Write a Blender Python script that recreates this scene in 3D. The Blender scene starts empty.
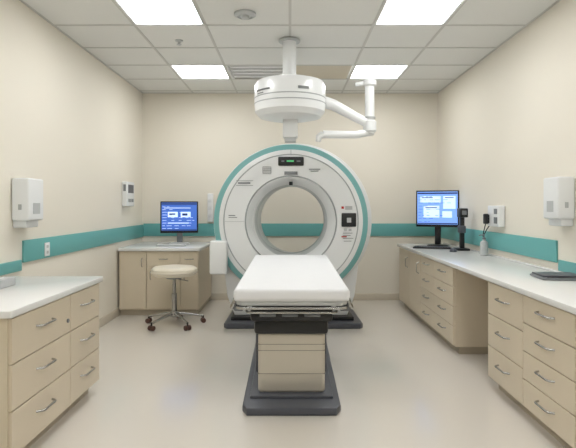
import bpy, bmesh, math, random
from mathutils import Vector, Matrix

scn = bpy.context.scene
scn.view_settings.view_transform = 'Standard'
scn.view_settings.look = 'None'
scn.view_settings.exposure = 0.0

# ------------------------------------------------------------ materials
def srgb(r, g, b):
    f = lambda c: (c/255/12.92) if c/255 <= 0.04045 else ((c/255+0.055)/1.055)**2.4
    return (f(r), f(g), f(b), 1)

def mat(name, col, rough=0.5, metal=0.0, noise=0.0, nscale=8.0, bump=0.0, bscale=200.0, emit=0.0, coat=0.0, rnoise=0.0, spec=0.5):
    m = bpy.data.materials.new(name); m.use_nodes = True
    nt = m.node_tree; N = nt.nodes; L = nt.links
    b = N['Principled BSDF']
    b.inputs['Base Color'].default_value = col
    b.inputs['Roughness'].default_value = rough
    b.inputs['Metallic'].default_value = metal
    b.inputs['Coat Weight'].default_value = coat
    b.inputs['Coat Roughness'].default_value = 0.12
    b.inputs['Specular IOR Level'].default_value = spec
    tc = N.new('ShaderNodeTexCoord')
    nz = N.new('ShaderNodeTexNoise'); nz.inputs['Scale'].default_value = nscale
    nz.inputs['Detail'].default_value = 4
    L.new(tc.outputs['Object'], nz.inputs['Vector'])
    mx = N.new('ShaderNodeMix'); mx.data_type = 'RGBA'
    k = 1 - noise
    mx.inputs['A'].default_value = (col[0]*k, col[1]*k, col[2]*k, 1)
    mx.inputs['B'].default_value = col
    L.new(nz.outputs['Fac'], mx.inputs['Factor'])
    L.new(mx.outputs['Result'], b.inputs['Base Color'])
    if rnoise:
        mr = N.new('ShaderNodeMapRange')
        mr.inputs['To Min'].default_value = rough - rnoise
        mr.inputs['To Max'].default_value = rough + rnoise
        L.new(nz.outputs['Fac'], mr.inputs['Value'])
        L.new(mr.outputs['Result'], b.inputs['Roughness'])
    if bump:
        n2 = N.new('ShaderNodeTexNoise'); n2.inputs['Scale'].default_value = bscale
        n2.inputs['Detail'].default_value = 3
        L.new(tc.outputs['Object'], n2.inputs['Vector'])
        bp = N.new('ShaderNodeBump'); bp.inputs['Strength'].default_value = bump
        bp.inputs['Distance'].default_value = 0.01
        L.new(n2.outputs['Fac'], bp.inputs['Height'])
        L.new(bp.outputs['Normal'], b.inputs['Normal'])
    if emit:
        b.inputs['Emission Color'].default_value = col
        b.inputs['Emission Strength'].default_value = emit
    return m

M_wall = mat('wall_paint', srgb(236,230,217), 0.6, noise=0.02, nscale=2, bump=0.03, bscale=150)
M_floor = mat('vinyl_floor', srgb(223,217,208), 0.17, noise=0.02, nscale=1.5, coat=0.5, spec=0.7)
M_ceil = mat('ceiling_tile', srgb(232,232,229), 0.9, noise=0.05, nscale=60, bump=0.1, bscale=120)
M_grid = mat('ceiling_grid', srgb(204,203,199), 0.5, noise=0.02)
M_light = mat('light_diffuser', (0.985,0.993,0.99,1), 0.5, emit=13.4)
M_base = mat('baseboard', srgb(214,205,188), 0.5, noise=0.03)
M_teal = mat('teal_rail', srgb(108,177,176), 0.45, noise=0.03, nscale=4)
M_teal2 = mat('teal_trim', srgb(124,180,180), 0.35, noise=0.03)
M_white = mat('white_plastic', srgb(234,236,237), 0.28, noise=0.01, coat=0.2)
M_shell = mat('shell_plastic', srgb(226,228,229), 0.35, noise=0.02)
M_bore = mat('bore_lining', srgb(200,204,206), 0.4, noise=0.02)
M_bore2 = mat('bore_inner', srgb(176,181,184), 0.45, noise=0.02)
M_seam = mat('seam_grey', srgb(172,176,178), 0.5, noise=0.02)
M_counter = mat('counter_laminate', srgb(232,232,231), 0.2, noise=0.02, nscale=30)
M_cab = mat('cabinet_laminate', srgb(221,208,186), 0.42, noise=0.025, nscale=6)
M_kick = mat('toe_kick', srgb(190,179,160), 0.6, noise=0.05)
M_rib = mat('pedestal_groove', srgb(150,145,135), 0.5, noise=0.05)
M_chrome = mat('brushed_metal', srgb(178,178,176), 0.25, metal=1.0, noise=0.05)
M_dark = mat('dark_base', srgb(80,83,92), 0.4, noise=0.08, nscale=12)
M_black = mat('black_plastic', srgb(24,25,28), 0.35, noise=0.1)
M_grey = mat('grey_plastic', srgb(120,124,128), 0.4, noise=0.05)
M_lgrey = mat('light_grey_plastic', srgb(190,193,194), 0.4, noise=0.05)
M_pedestal = mat('champagne_metal', srgb(214,208,196), 0.3, metal=0.35, noise=0.04, nscale=5)
M_sheet = mat('bed_sheet', srgb(228,229,231), 0.8, noise=0.02, bump=0.2, bscale=6)
M_seat = mat('cream_vinyl', srgb(230,222,204), 0.45, noise=0.03)
M_red = mat('red_label', srgb(190,50,45), 0.5, noise=0.05)
M_green = mat('green_led', srgb(90,200,130), 0.5, emit=0.3)
M_scrB = mat('screen_blue', srgb(64,104,188), 0.3, emit=0.65)
M_scrL = mat('screen_lightblue', srgb(120,160,228), 0.3, emit=0.8)
M_scrW = mat('screen_window', srgb(200,220,248), 0.3, emit=0.8)
M_scrD = mat('screen_dark', srgb(32,54,110), 0.3, emit=0.4)
M_caster = mat('caster_brown', srgb(88,58,50), 0.4, noise=0.1)

# ------------------------------------------------------------ helpers
class G:
    def __init__(s, name, loc, rot=0.0, world=True):
        e = bpy.data.objects.new(name, None)
        e.empty_display_size = 0.1
        scn.collection.objects.link(e)
        e.location = loc; e.rotation_euler = (0, 0, rot)
        s.e = e; s.o = Vector(loc) if world else Vector((0,0,0))

def finish(g, name, bm, mats, smooth=True, angle=35):
    if g is not None:
        for v in bm.verts: v.co -= g.o
    bmesh.ops.recalc_face_normals(bm, faces=bm.faces)
    me = bpy.data.meshes.new(name)
    bm.to_mesh(me); bm.free()
    if not isinstance(mats, (list, tuple)): mats = [mats]
    for m in mats: me.materials.append(m)
    if smooth:
        for p in me.polygons: p.use_smooth = True
        me.set_sharp_from_angle(angle=math.radians(angle))
    ob = bpy.data.objects.new(name, me)
    scn.collection.objects.link(ob)
    if g is not None: ob.parent = g.e
    return ob

def add_box(bm, x0,x1,y0,y1,z0,z1, bev=0, seg=2, mi=0):
    r = bmesh.ops.create_cube(bm, size=1)
    vs = r['verts']
    for v in vs:
        v.co = Vector(((x0+x1)/2+v.co.x*(x1-x0), (y0+y1)/2+v.co.y*(y1-y0), (z0+z1)/2+v.co.z*(z1-z0)))
    fs = set(f for v in vs for f in v.link_faces)
    for f in fs: f.material_index = mi
    if bev:
        es = set(e for v in vs for e in v.link_edges)
        bmesh.ops.bevel(bm, geom=list(es), offset=bev, segments=seg, affect='EDGES', profile=0.5, material=mi)

def box(g, name, x0,x1,y0,y1,z0,z1, m, bev=0.0, seg=2):
    bm = bmesh.new(); add_box(bm, x0,x1,y0,y1,z0,z1, bev, seg)
    return finish(g, name, bm, m)

def boxes(g, name, lst, m, bev=0.0, seg=2):
    bm = bmesh.new()
    for b in lst: add_box(bm, *b, bev, seg)
    return finish(g, name, bm, m)

def lathe(g, name, prof, c, axis, mats, mi=None, closed=False, n=64):
    bm = bmesh.new(); rings = []
    for (r, t) in prof:
        ring = []
        for i in range(n):
            a = 2*math.pi*i/n
            p, q = r*math.cos(a), r*math.sin(a)
            if axis == 'Z': co = (c[0]+p, c[1]+q, t)
            elif axis == 'Y': co = (c[0]+p, t, c[2]+q)
            else: co = (t, c[1]+p, c[2]+q)
            ring.append(bm.verts.new(co))
        rings.append(ring)
    K = len(rings); segs = K if closed else K-1
    for k in range(segs):
        A, B = rings[k], rings[(k+1) % K]
        for i in range(n):
            f = bm.faces.new((A[i], A[(i+1)%n], B[(i+1)%n], B[i]))
            if mi: f.material_index = mi[k]
    if not closed:
        bm.faces.new(rings[0]); bm.faces.new(rings[-1])
    return finish(g, name, bm, mats, angle=30)

def cyl(g, name, c, r, t0, t1, axis, m, bev=0.0, n=32):
    if bev: prof = [(r-bev,t0),(r,t0+bev),(r,t1-bev),(r-bev,t1)]
    else: prof = [(r,t0),(r,t1)]
    return lathe(g, name, prof, c, axis, m, n=n)

def add_tube(bm, pts, r, n=10, cyclic=False):
    pts = [Vector(p) for p in pts]; K = len(pts); rings = []
    prevn = None
    for i, p in enumerate(pts):
        if cyclic:
            t = (pts[(i+1)%K]-pts[i-1]).normalized()
        elif i == 0: t = (pts[1]-p).normalized()
        elif i == K-1: t = (p-pts[i-1]).normalized()
        else: t = ((pts[i+1]-p).normalized()+(p-pts[i-1]).normalized()).normalized()
        if prevn is None:
            up = Vector((0,0,1)) if abs(t.z) < 0.9 else Vector((1,0,0))
            nn = (up - t*up.dot(t)).normalized()
        else:
            nn = (prevn - t*prevn.dot(t)).normalized()
        prevn = nn; b = t.cross(nn)
        rr = r[i] if isinstance(r, (list,tuple)) else r
        rings.append([bm.verts.new(p + (nn*math.cos(2*math.pi*j/n)+b*math.sin(2*math.pi*j/n))*rr) for j in range(n)])
    for k in range(K if cyclic else K-1):
        A, B = rings[k], rings[(k+1)%K]
        for j in range(n): bm.faces.new((A[j],A[(j+1)%n],B[(j+1)%n],B[j]))
    if not cyclic:
        bm.faces.new(rings[0]); bm.faces.new(rings[-1])

def tube(g, name, pts, r, m, n=12, cyclic=False):
    bm = bmesh.new(); add_tube(bm, pts, r, n, cyclic)
    return finish(g, name, bm, m, angle=50)

def rounded(pts, rad, k=5):
    pts = [Vector(p) for p in pts]; out = [pts[0]]
    for i in range(1, len(pts)-1):
        a, p, b = pts[i-1], pts[i], pts[i+1]
        r = min(rad, (a-p).length*0.49, (b-p).length*0.49)
        s = p+(a-p).normalized()*r; e = p+(b-p).normalized()*r
        for j in range(k+1):
            t = j/k
            out.append(s*(1-t)**2 + p*2*t*(1-t) + e*t*t)
    out.append(pts[-1]); return out

def prism(g, name, poly, axis, a0, a1, m, bev=0.0, seg=2):
    bm = bmesh.new()
    def co(p, a):
        if axis == 'Y': return (p[0], a, p[1])
        if axis == 'Z': return (p[0], p[1], a)
        return (a, p[0], p[1])
    A = [bm.verts.new(co(p,a0)) for p in poly]; B = [bm.verts.new(co(p,a1)) for p in poly]
    n = len(poly)
    fa = bm.faces.new(A); fb = bm.faces.new(B)
    for i in range(n): bm.faces.new((A[i],A[(i+1)%n],B[(i+1)%n],B[i]))
    if bev:
        es = set(fa.edges)|set(fb.edges)
        bmesh.ops.bevel(bm, geom=list(es), offset=bev, segments=seg, affect='EDGES', profile=0.5)
    return finish(g, name, bm, m)

# ------------------------------------------------------------ room
H = 2.8; YB = 6.77; YF = -1.2; W = 2.0
box(None, 'floor', -W-.1, W+.1, YF-.1, YB+.1, -.1, 0, M_floor)
box(None, 'ceiling', -W-.1, W+.1, YF-.1, YB+.1, H+.03, H+.13, M_ceil)
box(None, 'wall_left', -W-.1, -W, YF-.1, YB+.1, 0, H+.03, M_wall)
box(None, 'wall_right', W, W+.1, YF-.1, YB+.1, 0, H+.03, M_wall)
box(None, 'wall_back', -W, W, YB, YB+.1, 0, H+.03, M_wall)
box(None, 'wall_front', -W, W, YF-.1, YF, 0, H+.03, M_wall)
# ceiling tiles & grid
XL = [-2.0, -1.31, -0.71, 0.0, 0.70, 1.30, 2.0]
YL = [-1.2, -0.59, 0.01, 0.61, 1.21, 1.81, 2.41, 3.01, 3.61, 4.21, 4.81, 5.41, 6.01, 6.61, 6.77]
light_cells = []
for yy in (5.41, 3.61, 1.81, 0.01):
    for xx in (-1.31, 0.70): light_cells.append((xx, yy))
vent_cells = [(-0.71, 5.41), (0.0, 5.41)]
bm = bmesh.new(); bg = bmesh.new()
for i in range(len(XL)-1):
    for j in range(len(YL)-1):
        if (XL[i], YL[j]) in light_cells or (XL[i], YL[j]) in vent_cells: continue
        add_box(bm, XL[i]+.008, XL[i+1]-.008, YL[j]+.008, YL[j+1]-.008, H, H+.028, 0)
for x in XL[1:-1]: add_box(bg, x-.011, x+.011, YF, YB, H-.004, H+.012, 0)
for x0 in (-W, W-.02): add_box(bg, x0, x0+.02, YF, YB, H-.004, H+.012, 0)
for y in YL[1:-1]: add_box(bg, -W, W, y-.011, y+.011, H-.005, H+.011, 0)
add_box(bg, -W, W, YB-.02, YB, H-.005, H+.011, 0)
finish(None, 'ceiling_tiles', bm, M_ceil)
finish(None, 'ceiling_grid', bg, M_grid)
for (xx, yy) in light_cells:
    x1 = XL[XL.index(xx)+1]
    g = G('ceiling_light_panel', ((xx+x1)/2, yy+.3, H))
    box(g, 'diffuser', xx+.025, x1-.025, yy+.025, yy+.575, H+.006, H+.02, M_light)
    boxes(g, 'frame', [(xx+.011,xx+.025,yy+.011,yy+.589,H,H+.022),(x1-.025,x1-.011,yy+.011,yy+.589,H,H+.022),
                       (xx+.025,x1-.025,yy+.011,yy+.025,H,H+.022),(xx+.025,x1-.025,yy+.575,yy+.589,H,H+.022)], M_white)
# vents
g = G('ceiling_air_vent', (-.355, 5.71, H))
boxes(g, 'louvres', [(-.68,-.03,5.45+.13*k,5.53+.13*k,H-.006,H+.004) for k in range(4)]+[(-.695,-.66,5.425,5.995,H-.006,H+.01),(-.05,-.015,5.425,5.995,H-.006,H+.01)], M_shell)
box(g, 'duct', -.69,-.02,5.43,5.99,H+.012,H+.026, M_black)
g = G('ceiling_air_vent', (.35, 5.71, H))
boxes(g, 'louvres', [(.03,.67,5.44+.04*k,5.468+.04*k,H-.003,H+.005) for k in range(14)], M_base)
box(g, 'duct', .02,.68,5.43,5.99,H+.012,H+.026, M_base)
g = G('smoke_detector', (-.355, 3.95, H))
lathe(g, 'body', [(.085,H-.001),(.085,H-.018),(.06,H-.03),(.058,H-.022),(.035,H-.022),(.03,H-.04),(.012,H-.046)], (-.355,3.95,0), 'Z', [M_lgrey])
g = G('ceiling_sprinkler', (-1.02, 4.6, H))
lathe(g, 'body', [(.035,H-.001),(.035,H-.008),(.012,H-.012),(.012,H-.035),(.022,H-.037),(.022,H-.041)], (-1.02,4.6,0), 'Z', [M_lgrey], n=24)

# baseboards + teal rails
box(None, 'baseboard_back', -W, W, YB-.014, YB, 0, .09, M_base, .003)
box(None, 'baseboard_left', -W, -W+.014, YF, YB-.014, 0, .09, M_base, .003)
box(None, 'baseboard_right', W-.014, W, YF, YB-.014, 0, .09, M_base, .003)
box(None, 'trim_1', -W+.02, W-.02, YB-.018, YB, .865, 1.035, M_teal, .004)
box(None, 'trim_2', -W, -W+.018, 3.73, YB, .855, 1.02, M_teal, .004)
box(None, 'trim_3', W-.018, W, 3.73, YB, .855, 1.02, M_teal, .004)
box(None, 'trim_4', -W, -W+.018, YF, 3.70, .80, .88, M_teal, .004)
box(None, 'trim_5', W-.018, W, YF, 3.70, .80, .88, M_teal, .004)

# ------------------------------------------------------------ cabinets
def handle_y(bm, x, y, z, out, L=.17):
    o = .032*out
    add_tube(bm, rounded([(x,y-L/2,z),(x+o,y-L/2+.015,z),(x+o,y+L/2-.015,z),(x,y+L/2,z)], .02), .006, 8)
def handle_x(bm, x, y, z, L=.12):
    add_tube(bm, rounded([(x-L/2,y,z),(x-L/2+.012,y-.03,z),(x+L/2-.012,y-.03,z),(x+L/2,y,z)], .02), .005, 8)
def handle_z(bm, x, y, z, dx, dy, L=.12):
    add_tube(bm, rounded([(x,y,z-L/2),(x+dx,y+dy,z-L/2+.012),(x+dx,y+dy,z+L/2-.012),(x,y,z+L/2)], .02), .005, 8)

def fronts_x(g, xf, out, cols, z0, z1):
    bf = bmesh.new(); bh = bmesh.new()
    for (y0,y1,n,kind) in cols:
        hgt = (z1-z0)/n
        for k in range(n):
            a, b = z0+k*hgt+.003, z0+(k+1)*hgt-.003
            add_box(bf, min(xf,xf+.018*out), max(xf,xf+.018*out), y0+.003, y1-.003, a, b, .002, 1)
            if kind == 'drawer': handle_y(bh, xf+.017*out, (y0+y1)/2, (a+b)/2+.02, out)
            else: handle_z(bh, xf+.017*out, y0+.06, b-.14, .03*out, 0)
    finish(g, 'fronts', bf, M_cab); finish(g, 'handles', bh, M_chrome, angle=50)

CT = .79
# left near drawer cabinet
g = G('drawer_cabinet', (-1.66, 2.9, 0))
box(g, 'carcass', -1.985, -1.335, 2.36, 3.46, .07, CT-.036, M_cab)
box(g, 'toe_kick', -1.985, -1.38, 2.40, 3.42, 0, .07, M_kick)
box(g, 'countertop', -1.98, -1.30, 2.33, 3.48, CT-.036, CT, M_counter, .005)
fronts_x(g, -1.335, 1, [(2.365,3.0,3,'drawer'),(3.0,3.455,3,'drawer')], .08, CT-.042)
cyl(g, 'lock', (0,2.96,.60), .012, -1.318, -1.310, 'X', M_grey, n=16)

# left far cabinet
g = G('desk_cabinet', (-1.47, 6.3, 0))
box(g, 'carcass', -1.98, -1.06, 5.80, 6.74, .07, CT-.036, M_cab)
box(g, 'toe_kick', -1.98, -1.09, 5.84, 6.74, 0, .07, M_kick)
box(g, 'countertop', -1.98, -1.035, 5.74, 6.745, CT-.036, CT, M_counter, .005)
bf = bmesh.new(); bh = bmesh.new()
for (a,b,z0,z1,k) in [(-1.975,-1.66,.08,.75,'L'),(-1.66,-1.27,.57,.75,'D'),(-1.66,-1.27,.08,.57,'R'),(-1.27,-1.063,.57,.75,'D'),(-1.27,-1.063,.08,.57,'R')]:
    add_box(bf, a+.003, b-.003, 5.782, 5.80, z0+.003, z1-.003, .002, 1)
    if k == 'D': handle_x(bh, (a+b)/2, 5.783, (z0+z1)/2, .1)
    elif k == 'L': handle_z(bh, b-.05, 5.783, z1-.13, 0, -.03, .1)
    else: handle_z(bh, a+.05, 5.783, z1-.1, 0, -.03, .1)
finish(g, 'fronts', bf, M_cab); finish(g, 'handles', bh, M_chrome, angle=50)

# right long counter
g = G('laboratory_counter', (1.69, 4.2, 0))
XF = 1.415
box(g, 'carcass_1', XF, 1.98, 4.28, 6.40, .07, CT-.036, M_cab)
box(g, 'carcass_2', XF, 1.98, 1.6, 3.535, .07, CT-.036, M_cab)
box(g, 'toe_kick_1', XF+.045, 1.98, 4.31, 6.35, 0, .07, M_kick)
box(g, 'toe_kick_2', XF+.045, 1.98, 1.65, 3.50, 0, .07, M_kick)
box(g, 'modesty_panel', 1.94, 1.98, 3.535, 4.28, .09, CT-.036, M_cab)
box(g, 'countertop', 1.375, 1.98, 1.55, 6.42, CT-.036, CT, M_counter, .005)
box(g, 'backsplash', 1.965, 1.981, 1.55, 6.42, CT, CT+.012, M_counter, .002)
fronts_x(g, XF, -1, [(4.285,4.85,4,'drawer'),(4.85,5.35,4,'drawer'),(5.35,5.87,1,'door'),(5.87,6.395,1,'door'),
                     (3.0,3.53,3,'drawer'),(2.45,3.0,4,'drawer'),(1.605,2.45,4,'drawer')], .08, CT-.042)

# ------------------------------------------------------------ CT scanner
CX, CZ = .01, 1.11; Y0 = 5.30
g = G('ct_scanner', (CX, 5.7, 0))
prof = [(.392,5.96),(.392,5.75),(.385,5.74),(.385,5.50),(.395,5.43),(.465,5.315),(.475,5.305),(.485,5.312),(.490,5.300),(.704,5.292),(.710,5.296),(.716,5.292),
        (.758,5.300),(.763,5.303),(.817,5.325),(.823,5.335),(.830,5.37),(.830,5.96)]
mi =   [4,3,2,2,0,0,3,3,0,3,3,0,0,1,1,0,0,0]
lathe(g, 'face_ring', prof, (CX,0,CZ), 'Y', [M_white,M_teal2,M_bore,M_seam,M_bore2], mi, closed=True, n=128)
lathe(g, 'rear_housing', [(.40,6.10),(.44,5.40),(.80,5.40),(.84,5.43),(.85,5.48),(.85,6.0),(.82,6.07),(.78,6.10)], (CX+.035,0,CZ), 'Y', [M_shell], None, closed=True, n=128)
poly = [(-.60,.09)]
poly += [(.62,.09),(.70,.30),(.74,.62)]
for k in range(0, 13):
    a = math.radians(-38 - k*(104/12))
    poly.append((CX+.72*math.cos(a)*1.0, CZ+.72*math.sin(a)))
poly += [(-.72,.62),(-.68,.30)]
prism(g, 'pedestal', poly, 'Y', 5.42, 6.05, M_shell, .015)
prism(g, 'base_plate', [(-.69,5.22),(-.66,5.18),(.73,5.18),(.76,5.22),(.74,6.12),(-.67,6.12)], 'Z', 0, .055, M_dark, .012)
prism(g, 'base_riser', [(-.63,5.33),(.68,5.33),(.66,6.08),(-.62,6.08)], 'Z', .05, .095, M_black, .01)
box(g, 'display_bezel', CX-.135, CX+.135, 5.272, 5.30, 1.70, 1.795, M_black, .012, 3)
box(g, 'display_led', CX-.045, CX+.03, 5.268, 5.273, 1.74, 1.756, M_green)
boxes(g, 'display_marks', [(CX-.10,CX-.07,5.269,5.273,1.74,1.755),(CX+.06,CX+.10,5.269,5.273,1.74,1.755)], M_grey)
box(g, 'logo_plate', CX-.07, CX+.07, 5.286, 5.299, 1.605, 1.64, M_grey, .003)
box(g, 'camera_tip', CX-.02, CX+.02, 5.315, 5.36, 1.495, 1.535, M_black, .006)
boxes(g, 'face_labels', [(-.29,-.20,5.288,5.296,1.665,1.669),(-.29,-.20,5.288,5.296,1.645,1.649),(-.29,-.287,5.288,5.296,1.62,1.69),(-.203,-.20,5.288,5.296,1.62,1.69),
     (-.29,-.20,5.288,5.296,1.62,1.624),(-.29,-.20,5.288,5.296,1.686,1.69),
     (-.57,-.39,5.288,5.296,1.54,1.544),(-.57,-.39,5.288,5.296,1.49,1.494),(-.55,-.42,5.288,5.296,1.51,1.525),
     (-.65,-.58,5.288,5.296,1.17,1.178),(-.65,-.56,5.288,5.296,1.15,1.156),(.20,.32,5.288,5.296,1.66,1.668),(.22,.30,5.288,5.296,1.64,1.646),
     (.56,.66,5.288,5.296,.985,.99),(.56,.64,5.288,5.296,.96,.965),(.56,.67,5.288,5.296,.93,.935),(.57,.65,5.288,5.296,.90,.905)], M_grey)
box(g, 'side_display', .545, .70, 5.272, 5.298, 1.055, 1.20, M_black, .008)
box(g, 'side_display_icon', .60, .645, 5.269, 5.273, 1.10, 1.15, M_lgrey)
boxes(g, 'warning_labels', [(.545,.57,5.286,5.296,1.245,1.27),(.545,.60,5.286,5.296,.945,.955)], M_red)
boxes(g, 'button_plates', [(.585,.66,5.286,5.296,1.235,1.275),(.57,.60,5.286,5.296,1.01,1.035),(.62,.65,5.286,5.296,1.01,1.035)], M_lgrey, .002)
box(g, 'side_box', -.84, -.66, 5.20, 5.50, .56, .91, M_white, .02, 3)
boxes(g, 'seams', [(CX-.003,CX+.003,5.288,5.296,1.81,1.87),(CX-.70,CX-.495,5.292,5.298,CZ-.0015,CZ+.0015)], M_seam)

# ------------------------------------------------------------ patient table
g = G('patient_table', (CX, 3.9, 0))
prism(g, 'floor_plate', [(CX-.305,3.10),(CX-.275,3.04),(CX+.275,3.04),(CX+.305,3.10),(CX+.325,4.75),(CX-.325,4.75)], 'Z', 0, .05, M_dark, .012)
prism(g, 'floor_plate_cap', [(CX-.265,3.19),(CX+.265,3.19),(CX+.29,4.70),(CX-.29,4.70)], 'Z', .045, .07, M_dark, .012)
box(g, 'pedestal', CX-.218, CX+.218, 3.24, 4.30, .065, .46, M_pedestal, .025, 4)
boxes(g, 'pedestal_ribs', [(CX-.2195,CX+.2195,3.238,4.302,z,z+.004) for z in (.19,.34,.38)], M_rib, .001, 1)
box(g, 'pedestal_rear', CX-.26, CX+.255, 3.62, 4.5, .065, .38, M_dark, .02)
box(g, 'undercarriage', CX-.24, CX+.235, 3.20, 4.70, .455, .56, M_black, .02)
box(g, 'undercarriage_upper', CX-.26, CX+.26, 3.14, 4.8, .55, .64, M_black, .02)
box(g, 'lift_frame', CX-.22, CX+.22, 3.25, 4.7, .63, .69, M_grey, .01)
boxes(g, 'undercarriage_slots', [(CX-.2+.14*k,CX-.1+.14*k,3.128,3.142,.585,.60) for k in range(3)], M_grey, .002)
tube(g, 'end_handle', rounded([(CX-.335,3.3,.665),(CX-.335,3.0,.665),(CX+.335,3.0,.665),(CX+.335,3.3,.665)], .06, 6), .009, M_chrome)
tube(g, 'end_bar', rounded([(CX-.29,3.2,.632),(CX-.27,3.03,.632),(CX+.27,3.03,.632),(CX+.29,3.2,.632)], .04, 6), .008, M_chrome)
for s, nm in ((-1,'rail_left'),(1,'rail_right')):
    tube(g, nm, rounded([(CX+s*.34,3.06,.72),(CX+s*.366,3.06,.655),(CX+s*.372,4.7,.66),(CX+s*.35,4.7,.70)], .03, 4), .014, M_chrome)
    box(g, nm+'_bracket', min(CX+s*.30,CX+s*.36), max(CX+s*.30,CX+s*.36), 3.10, 3.26, .625, .71, M_grey, .01)
prism(g, 'tray', [(CX-.335,3.03),(CX-.30,2.99),(CX+.30,2.99),(CX+.335,3.03),(CX+.36,5.02),(CX-.36,5.02)], 'Z', .680, .712, M_lgrey, .01)
bm = bmesh.new()
add_box(bm, -.352,.352,2.97,5.03,.708,.785,.022,4)
for v in bm.verts:
    t = (v.co.y-2.97)/2.06
    v.co.x = v.co.x*(.985+.045*t) + CX
finish(g, 'mattress', bm, M_sheet, angle=80)

# ------------------------------------------------------------ ceiling boom
g = G('ceiling_boom', (0, 4.6, H))
BY = 4.58
cyl(g, 'flange', (-.005,BY,0), .10, 2.775, 2.795, 'Z', M_lgrey, .005)
cyl(g, 'drop_column', (-.005,BY,0), .062, 2.44, 2.78, 'Z', M_white, n=40)
lathe(g, 'drum', [(.06,2.45),(.09,2.44),(.24,2.42),(.305,2.40),(.325,2.36),(.325,2.20),(.318,2.13),(.28,2.085),(.19,2.065),(.05,2.06)], (0,BY,0), 'Z', [M_white], n=96)
lathe(g, 'drum_seam', [(.3265,2.255),(.328,2.25),(.3265,2.245)], (0,BY,0), 'Z', [M_seam], n=96, closed=True)
lathe(g, 'drum_lower_seam', [(.3265,2.205),(.328,2.20),(.3265,2.195)], (0,BY,0), 'Z', [M_seam], n=96, closed=True)
def drum_tag(nm, a0, a1, z0, z1, m):
    bm = bmesh.new(); n = 8; R = .3285
    lo = []; hi = []
    for i in range(n+1):
        a = math.radians(a0+(a1-a0)*i/n)
        lo.append(bm.verts.new((R*math.cos(a), BY+R*math.sin(a), z0))); hi.append(bm.verts.new((R*math.cos(a), BY+R*math.sin(a), z1)))
    for i in range(n): bm.faces.new((lo[i],lo[i+1],hi[i+1],hi[i]))
    bmesh.ops.solidify(bm, geom=bm.faces[:], thickness=.003)
    finish(g, nm, bm, m)
drum_tag('drum_label', 205, 238, 2.285, 2.30, M_grey)
drum_tag('drum_label_2', 208, 225, 2.262, 2.27, M_grey)
drum_tag('drum_plate', 282, 300, 2.28, 2.305, M_seam)
box(g, 'lower_column', -.065, .07, BY-.065, BY+.065, 1.90, 2.075, M_white, .012)
box(g, 'lower_column_foot', -.05, .055, BY-.05, BY+.05, 1.86, 1.905, M_lgrey, .008)
tube(g, 'arm_upper', [(.27,BY,2.24),(.40,BY,2.20),(.60,BY,2.09),(.74,BY,2.02)], [.055,.05,.042,.042], M_white, 20)
cyl(g, 'arm_post', (.73,BY,0), .043, 1.93, 2.38, 'Z', M_white, .008)
cyl(g, 'arm_post_cap', (.73,BY,0), .062, 2.37, 2.43, 'Z', M_white, .012)
cyl(g, 'elbow', (.73,BY,0), .06, 1.95, 2.06, 'Z', M_white, .012)
cyl(g, 'elbow_collar', (.73,BY,0), .052, 2.075, 2.09, 'Z', M_lgrey)
tube(g, 'arm_lower', [(.76,BY,1.955),(.60,BY-.02,1.925),(.30,BY-.05,1.925)], [.032,.034,.036], M_white, 20)
tube(g, 'arm_tip', [(.30,BY-.05,1.925),(.26,BY-.052,1.90),(.255,BY-.052,1.86)], [.036,.03,.022], M_white, 16)
tube(g, 'arm_stub', [(.68,BY,2.40),(.60,BY,2.385)], [.02,.02], M_white, 12)

# ------------------------------------------------------------ stool
SX, SY = -1.24, 5.36
g = G('swivel_stool', (SX, SY, 0))
dz = -.012
lathe(g, 'seat', [(.05,.535+dz),(.20,.54+dz),(.232,.555+dz),(.245,.585+dz),(.24,.615+dz),(.215,.635+dz),(.15,.643+dz),(.02,.645+dz)], (SX,SY,0), 'Z', [M_seat], n=64)
lathe(g, 'seat_piping', [(.238,.575+dz),(.249,.585+dz),(.238,.595+dz)], (SX,SY,0), 'Z', [M_base], closed=True, n=64)
cyl(g, 'seat_plate', (SX,SY,0), .09, .50, .53, 'Z', M_grey, .005)
cyl(g, 'gas_lift', (SX,SY,0), .018, .30, .51, 'Z', M_chrome)
cyl(g, 'lift_cover', (SX,SY,0), .028, .12, .34, 'Z', M_chrome, .003)
cyl(g, 'hub', (SX,SY,0), .045, .085, .15, 'Z', M_chrome, .01)
tube(g, 'lever', [(SX+.02,SY-.02,.50),(SX+.17,SY-.12,.49)], .006, M_chrome)
bl = bmesh.new(); bc = bmesh.new(); bs = bmesh.new()
for k in range(5):
    a = math.radians(20+72*k)
    dx, dy = math.cos(a), math.sin(a)
    add_tube(bl, [(SX+.03*dx,SY+.03*dy,.125),(SX+.16*dx,SY+.16*dy,.105),(SX+.31*dx,SY+.31*dy,.075)], [.02,.016,.013], 10)
    cx, cy = SX+.31*dx, SY+.31*dy
    add_tube(bs, [(cx,cy,.085),(cx,cy,.03)], .009, 8)
    for s in (-1, 1):
        ox, oy = -dy*s*.016, dx*s*.016
        add_tube(bc, [(cx+ox*.5,cy+oy*.5,.028),(cx+ox*.8,cy+oy*.8,.028),(cx+ox*2,cy+oy*2,.028)], [.026,.028,.025], 18)
finish(g, 'star_base', bl, M_chrome, angle=50); finish(g, 'casters', bc, M_caster, angle=50); finish(g, 'caster_stems', bs, M_black)

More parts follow.
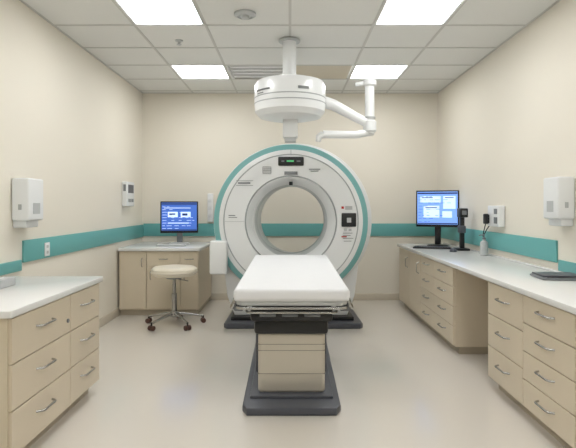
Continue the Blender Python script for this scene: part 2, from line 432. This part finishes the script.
# ------------------------------------------------------------ monitors etc.
def monitor(name, loc, rot, w, h, zc, light, wins, seed):
    g = G(name, loc, rot, world=False)
    box(g, 'housing', -w/2, w/2, -.02, .02, zc-h/2, zc+h/2, M_black, .006)
    box(g, 'rear_bulge', -w*.3, w*.3, .018, .05, zc-h*.3, zc+h*.3, M_black, .012)
    box(g, 'screen', -w/2+.016, w/2-.016, -.0225, -.0195, zc-h/2+.03, zc+h/2-.016, light)
    boxes(g, 'windows', [(a*w,b*w,-.0245,-.0225,zc+c*h,zc+d*h) for (a,b,c,d,_) in wins if _==0], M_scrW)
    boxes(g, 'window_panels', [(a*w,b*w,-.026,-.0245,zc+c*h,zc+d*h) for (a,b,c,d,_) in wins if _==1], M_scrD)
    rnd = random.Random(seed); rows = []
    for i in range(9):
        zz = -.36+.085*i; x = -.44
        for _ in range(rnd.randint(2,5)):
            L = rnd.uniform(.04,.13)
            if x+L > .44: break
            rows.append((x*w,(x+L)*w,-.0275,-.026,zc+zz*h,zc+(zz+.012)*h)); x += L+rnd.uniform(.02,.14)
    boxes(g, 'text_rows', rows, M_scrW if light==M_scrB else M_scrB)
    box(g, 'neck', -.035, .035, .02, .055, .015, zc, M_grey if light==M_scrB else M_black, .008)
    lathe(g, 'foot', [(.02,.022),(.11,.018),(.125,.01),(.125,0.0)], (0,.02,0), 'Z', [M_lgrey if light==M_scrB else M_black], n=48)
    return g
wl = [(-.46,.46,.40,.44,1),(-.30,-.04,.00,.17,0),(.04,.30,.00,.17,0),(-.26,-.10,.07,.12,1),(.08,.22,.05,.12,1),(-.40,.30,.28,.30,0),(-.30,.25,-.20,-.17,0),(-.46,.46,-.415,-.39,1)]
monitor('computer_monitor', (-1.40,6.33,CT+.001), math.radians(6), .47, .40, .34, M_scrB, wl, 3)
wr = [(-.46,.46,.40,.44,1),(-.40,.08,.17,.34,0),(.14,.42,.00,.34,0),(-.32,.05,-.24,.08,0),(.12,.34,-.24,-.07,0),(-.36,-.1,.29,.31,1),(-.28,0,.02,.04,1),(.18,.38,.29,.31,1),(-.46,.46,-.42,-.39,1)]
monitor('computer_monitor', (1.775,6.02,CT+.001), math.radians(-24), .50, .44, .45, M_scrL, wr, 8)

def keyboard(name, loc, rot, L, Wd, m, mk):
    g = G(name, loc, rot, world=False)
    box(g, 'case', -L/2, L/2, -Wd/2, Wd/2, 0, .018, m, .004)
    ks = []
    nx = 14
    for i in range(nx):
        for j in range(4):
            x = -L/2+.012+i*(L-.024)/nx; y = -Wd/2+.012+j*(Wd-.024)/4
            ks.append((x+.002, x+(L-.024)/nx-.002, y+.002, y+(Wd-.024)/4-.002, .017, .023))
    boxes(g, 'keys', ks, mk)
keyboard('keyboard', (1.62,5.70,CT+.001), math.radians(-16), .42, .15, M_black, M_dark)
keyboard('keyboard', (-1.42,6.00,CT+.001), math.radians(3), .36, .11, M_lgrey, M_white)
g = G('computer_mouse', (1.73,5.30,CT+.001), math.radians(-15), world=False)
bm = bmesh.new(); bmesh.ops.create_uvsphere(bm, u_segments=24, v_segments=14, radius=1)
for v in bm.verts:
    v.co = Vector((v.co.x*.038, v.co.y*.062, max(v.co.z,0)*.038))
finish(g, 'shell', bm, M_dark)
box(g, 'wheel', -.004,.004,-.035,-.015,.027,.038, M_grey, .002)

g = G('barcode_scanner_stand', (1.87,5.45,CT), world=True)
box(g, 'foot', 1.81,1.94,5.38,5.54,CT+.001,CT+.025, M_black, .006)
box(g, 'pillar', 1.86,1.905,5.45,5.50,CT+.02,1.20, M_black, .006)
box(g, 'head', 1.835,1.92,5.38,5.51,1.15,1.25, M_black, .012)
box(g, 'mid_clamp', 1.845,1.91,5.42,5.515,.98,1.06, M_dark, .01)
box(g, 'lens', 1.85,1.90,5.372,5.382,1.18,1.225, M_grey, .004)

g = G('pump_bottle', (1.91,4.92,CT), world=True)
lathe(g, 'bottle', [(.03,CT+.001),(.038,CT+.006),(.038,CT+.12),(.03,CT+.135),(.014,CT+.145),(.014,CT+.16)], (1.91,4.92,0), 'Z', [M_lgrey], n=32)
lathe(g, 'cap', [(.017,CT+.158),(.017,CT+.175),(.006,CT+.177),(.006,CT+.20)], (1.91,4.92,0), 'Z', [M_grey], n=24)
tube(g, 'nozzle', [(1.915,4.92,CT+.20),(1.87,4.92,CT+.20),(1.86,4.92,CT+.193)], .006, M_grey)

g = G('wall_intercom', (1.97,4.8,1.15))
box(g, 'housing', 1.935,1.998,4.64,4.90,1.08,1.28, M_white, .01, 3)
boxes(g, 'panel', [(1.931,1.936,4.67,4.74,1.20,1.25),(1.931,1.936,4.67,4.74,1.11,1.17)], M_grey, .001, 1)
box(g, 'handset', 1.885,1.93,4.84,4.895,1.10,1.20, M_black, .012)
box(g, 'handset_cradle', 1.925,1.94,4.85,4.89,1.11,1.19, M_black, .002)
tube(g, 'cord', rounded([(1.905,4.87,1.10),(1.90,4.92,1.0),(1.93,5.0,.96),(1.96,5.0,1.03),(1.975,4.89,1.12)], .08, 6), .005, M_black, 8)

def dispenser(name, side, y0, y1, z0, z1, dep):
    x0, x1 = (-W+.002, -W+dep) if side < 0 else (W-dep, W-.002)
    g = G(name, ((x0+x1)/2, (y0+y1)/2, (z0+z1)/2))
    box(g, 'cover', x0, x1, y0, y1, z0+.05, z1, M_white, .015, 4)
    xa, xb = (x0, x1-.03) if side < 0 else (x0+.03, x1)
    box(g, 'lower_body', xa, xb, y0+.02, y1-.02, z0, z0+.06, M_shell, .01, 3)
    xf = x1 if side < 0 else x0
    box(g, 'window', xf-.002, xf+.002, y0+.06, y1-.06, z0+.10, z0+.18, M_lgrey, .001, 1)
    box(g, 'lock', (x0+x1)/2-.012, (x0+x1)/2+.012, y0-.003, y0+.004, z0+.13, z0+.17, M_seam, .001, 1)
dispenser('soap_dispenser', -1, 3.58, 3.80, 1.12, 1.48, .13)
dispenser('soap_dispenser', 1, 3.50, 3.71, 1.135, 1.485, .125)
g = G('wall_thermostat', (-1.97, 6.0, 1.4))
box(g, 'housing', -1.998, -1.935, 5.94, 6.22, 1.27, 1.565, M_white, .01, 3)
box(g, 'display', -1.936, -1.932, 5.98, 6.18, 1.43, 1.53, M_dark, .001, 1)
boxes(g, 'buttons', [(-1.936,-1.931,5.99+.07*k,6.03+.07*k,1.32,1.36) for k in range(3)], M_grey, .001, 1)
box(g, 'side_display', -1.98, -1.95, 5.937, 5.941, 1.45, 1.53, M_grey, .001, 1)
def outlet(x, y, z):
    s = 1 if x < 0 else -1
    g = G('wall_outlet', (x, y, z))
    a, b = sorted((x, x+s*.008))
    box(g, 'plate', a, b, y-.04, y+.04, z-.055, z+.055, M_white, .003)
    a, b = sorted((x+s*.007, x+s*.010))
    boxes(g, 'sockets', [(a,b,y-.015,y+.015,z-.035,z-.012),(a,b,y-.015,y+.015,z+.012,z+.035)], M_lgrey)
outlet(-W+.019, 4.07, .925)
g = G('wall_switch_panel', (-1.07, YB-.03, 1.25))
box(g, 'housing', -1.11, -1.035, YB-.06, YB-.002, 1.06, 1.44, M_white, .01)
boxes(g, 'switches', [(-1.095,-1.05,YB-.063,YB-.058,1.12+.1*k,1.17+.1*k) for k in range(3)], M_shell, .002)

g = G('document_scanner', (1.82,3.38,CT+.001), math.radians(-6), world=False)
box(g, 'tray', -.15,.13,-.12,.12,0,.016, M_grey, .005)
box(g, 'lid', -.14,.12,-.09,.11,.015,.028, M_dark, .005)
box(g, 'slot', -.12,.10,-.115,-.098,.015,.02, M_black, .001)
g = G('tissue_box', (-1.80,2.98,CT), world=True)
box(g, 'carton', -1.87,-1.70,2.94,3.10,CT+.001,CT+.05, M_lgrey, .006)
box(g, 'opening', -1.83,-1.75,2.98,3.06,CT+.05,CT+.053, M_white)

# ------------------------------------------------------------ world, camera
w = bpy.data.worlds.new('world'); scn.world = w; w.use_nodes = True
w.node_tree.nodes['Background'].inputs['Color'].default_value = (.8,.8,.78,1)
w.node_tree.nodes['Background'].inputs['Strength'].default_value = .3
cam = bpy.data.cameras.new('camera'); co = bpy.data.objects.new('camera', cam)
scn.collection.objects.link(co); scn.camera = co
co.location = (0,0,1.285); co.rotation_euler = (math.radians(90),0,0)
cam.sensor_width = 36; cam.lens = 500*36/576
cam.shift_x = -2/576; cam.shift_y = -19/576
cam.clip_start = .05
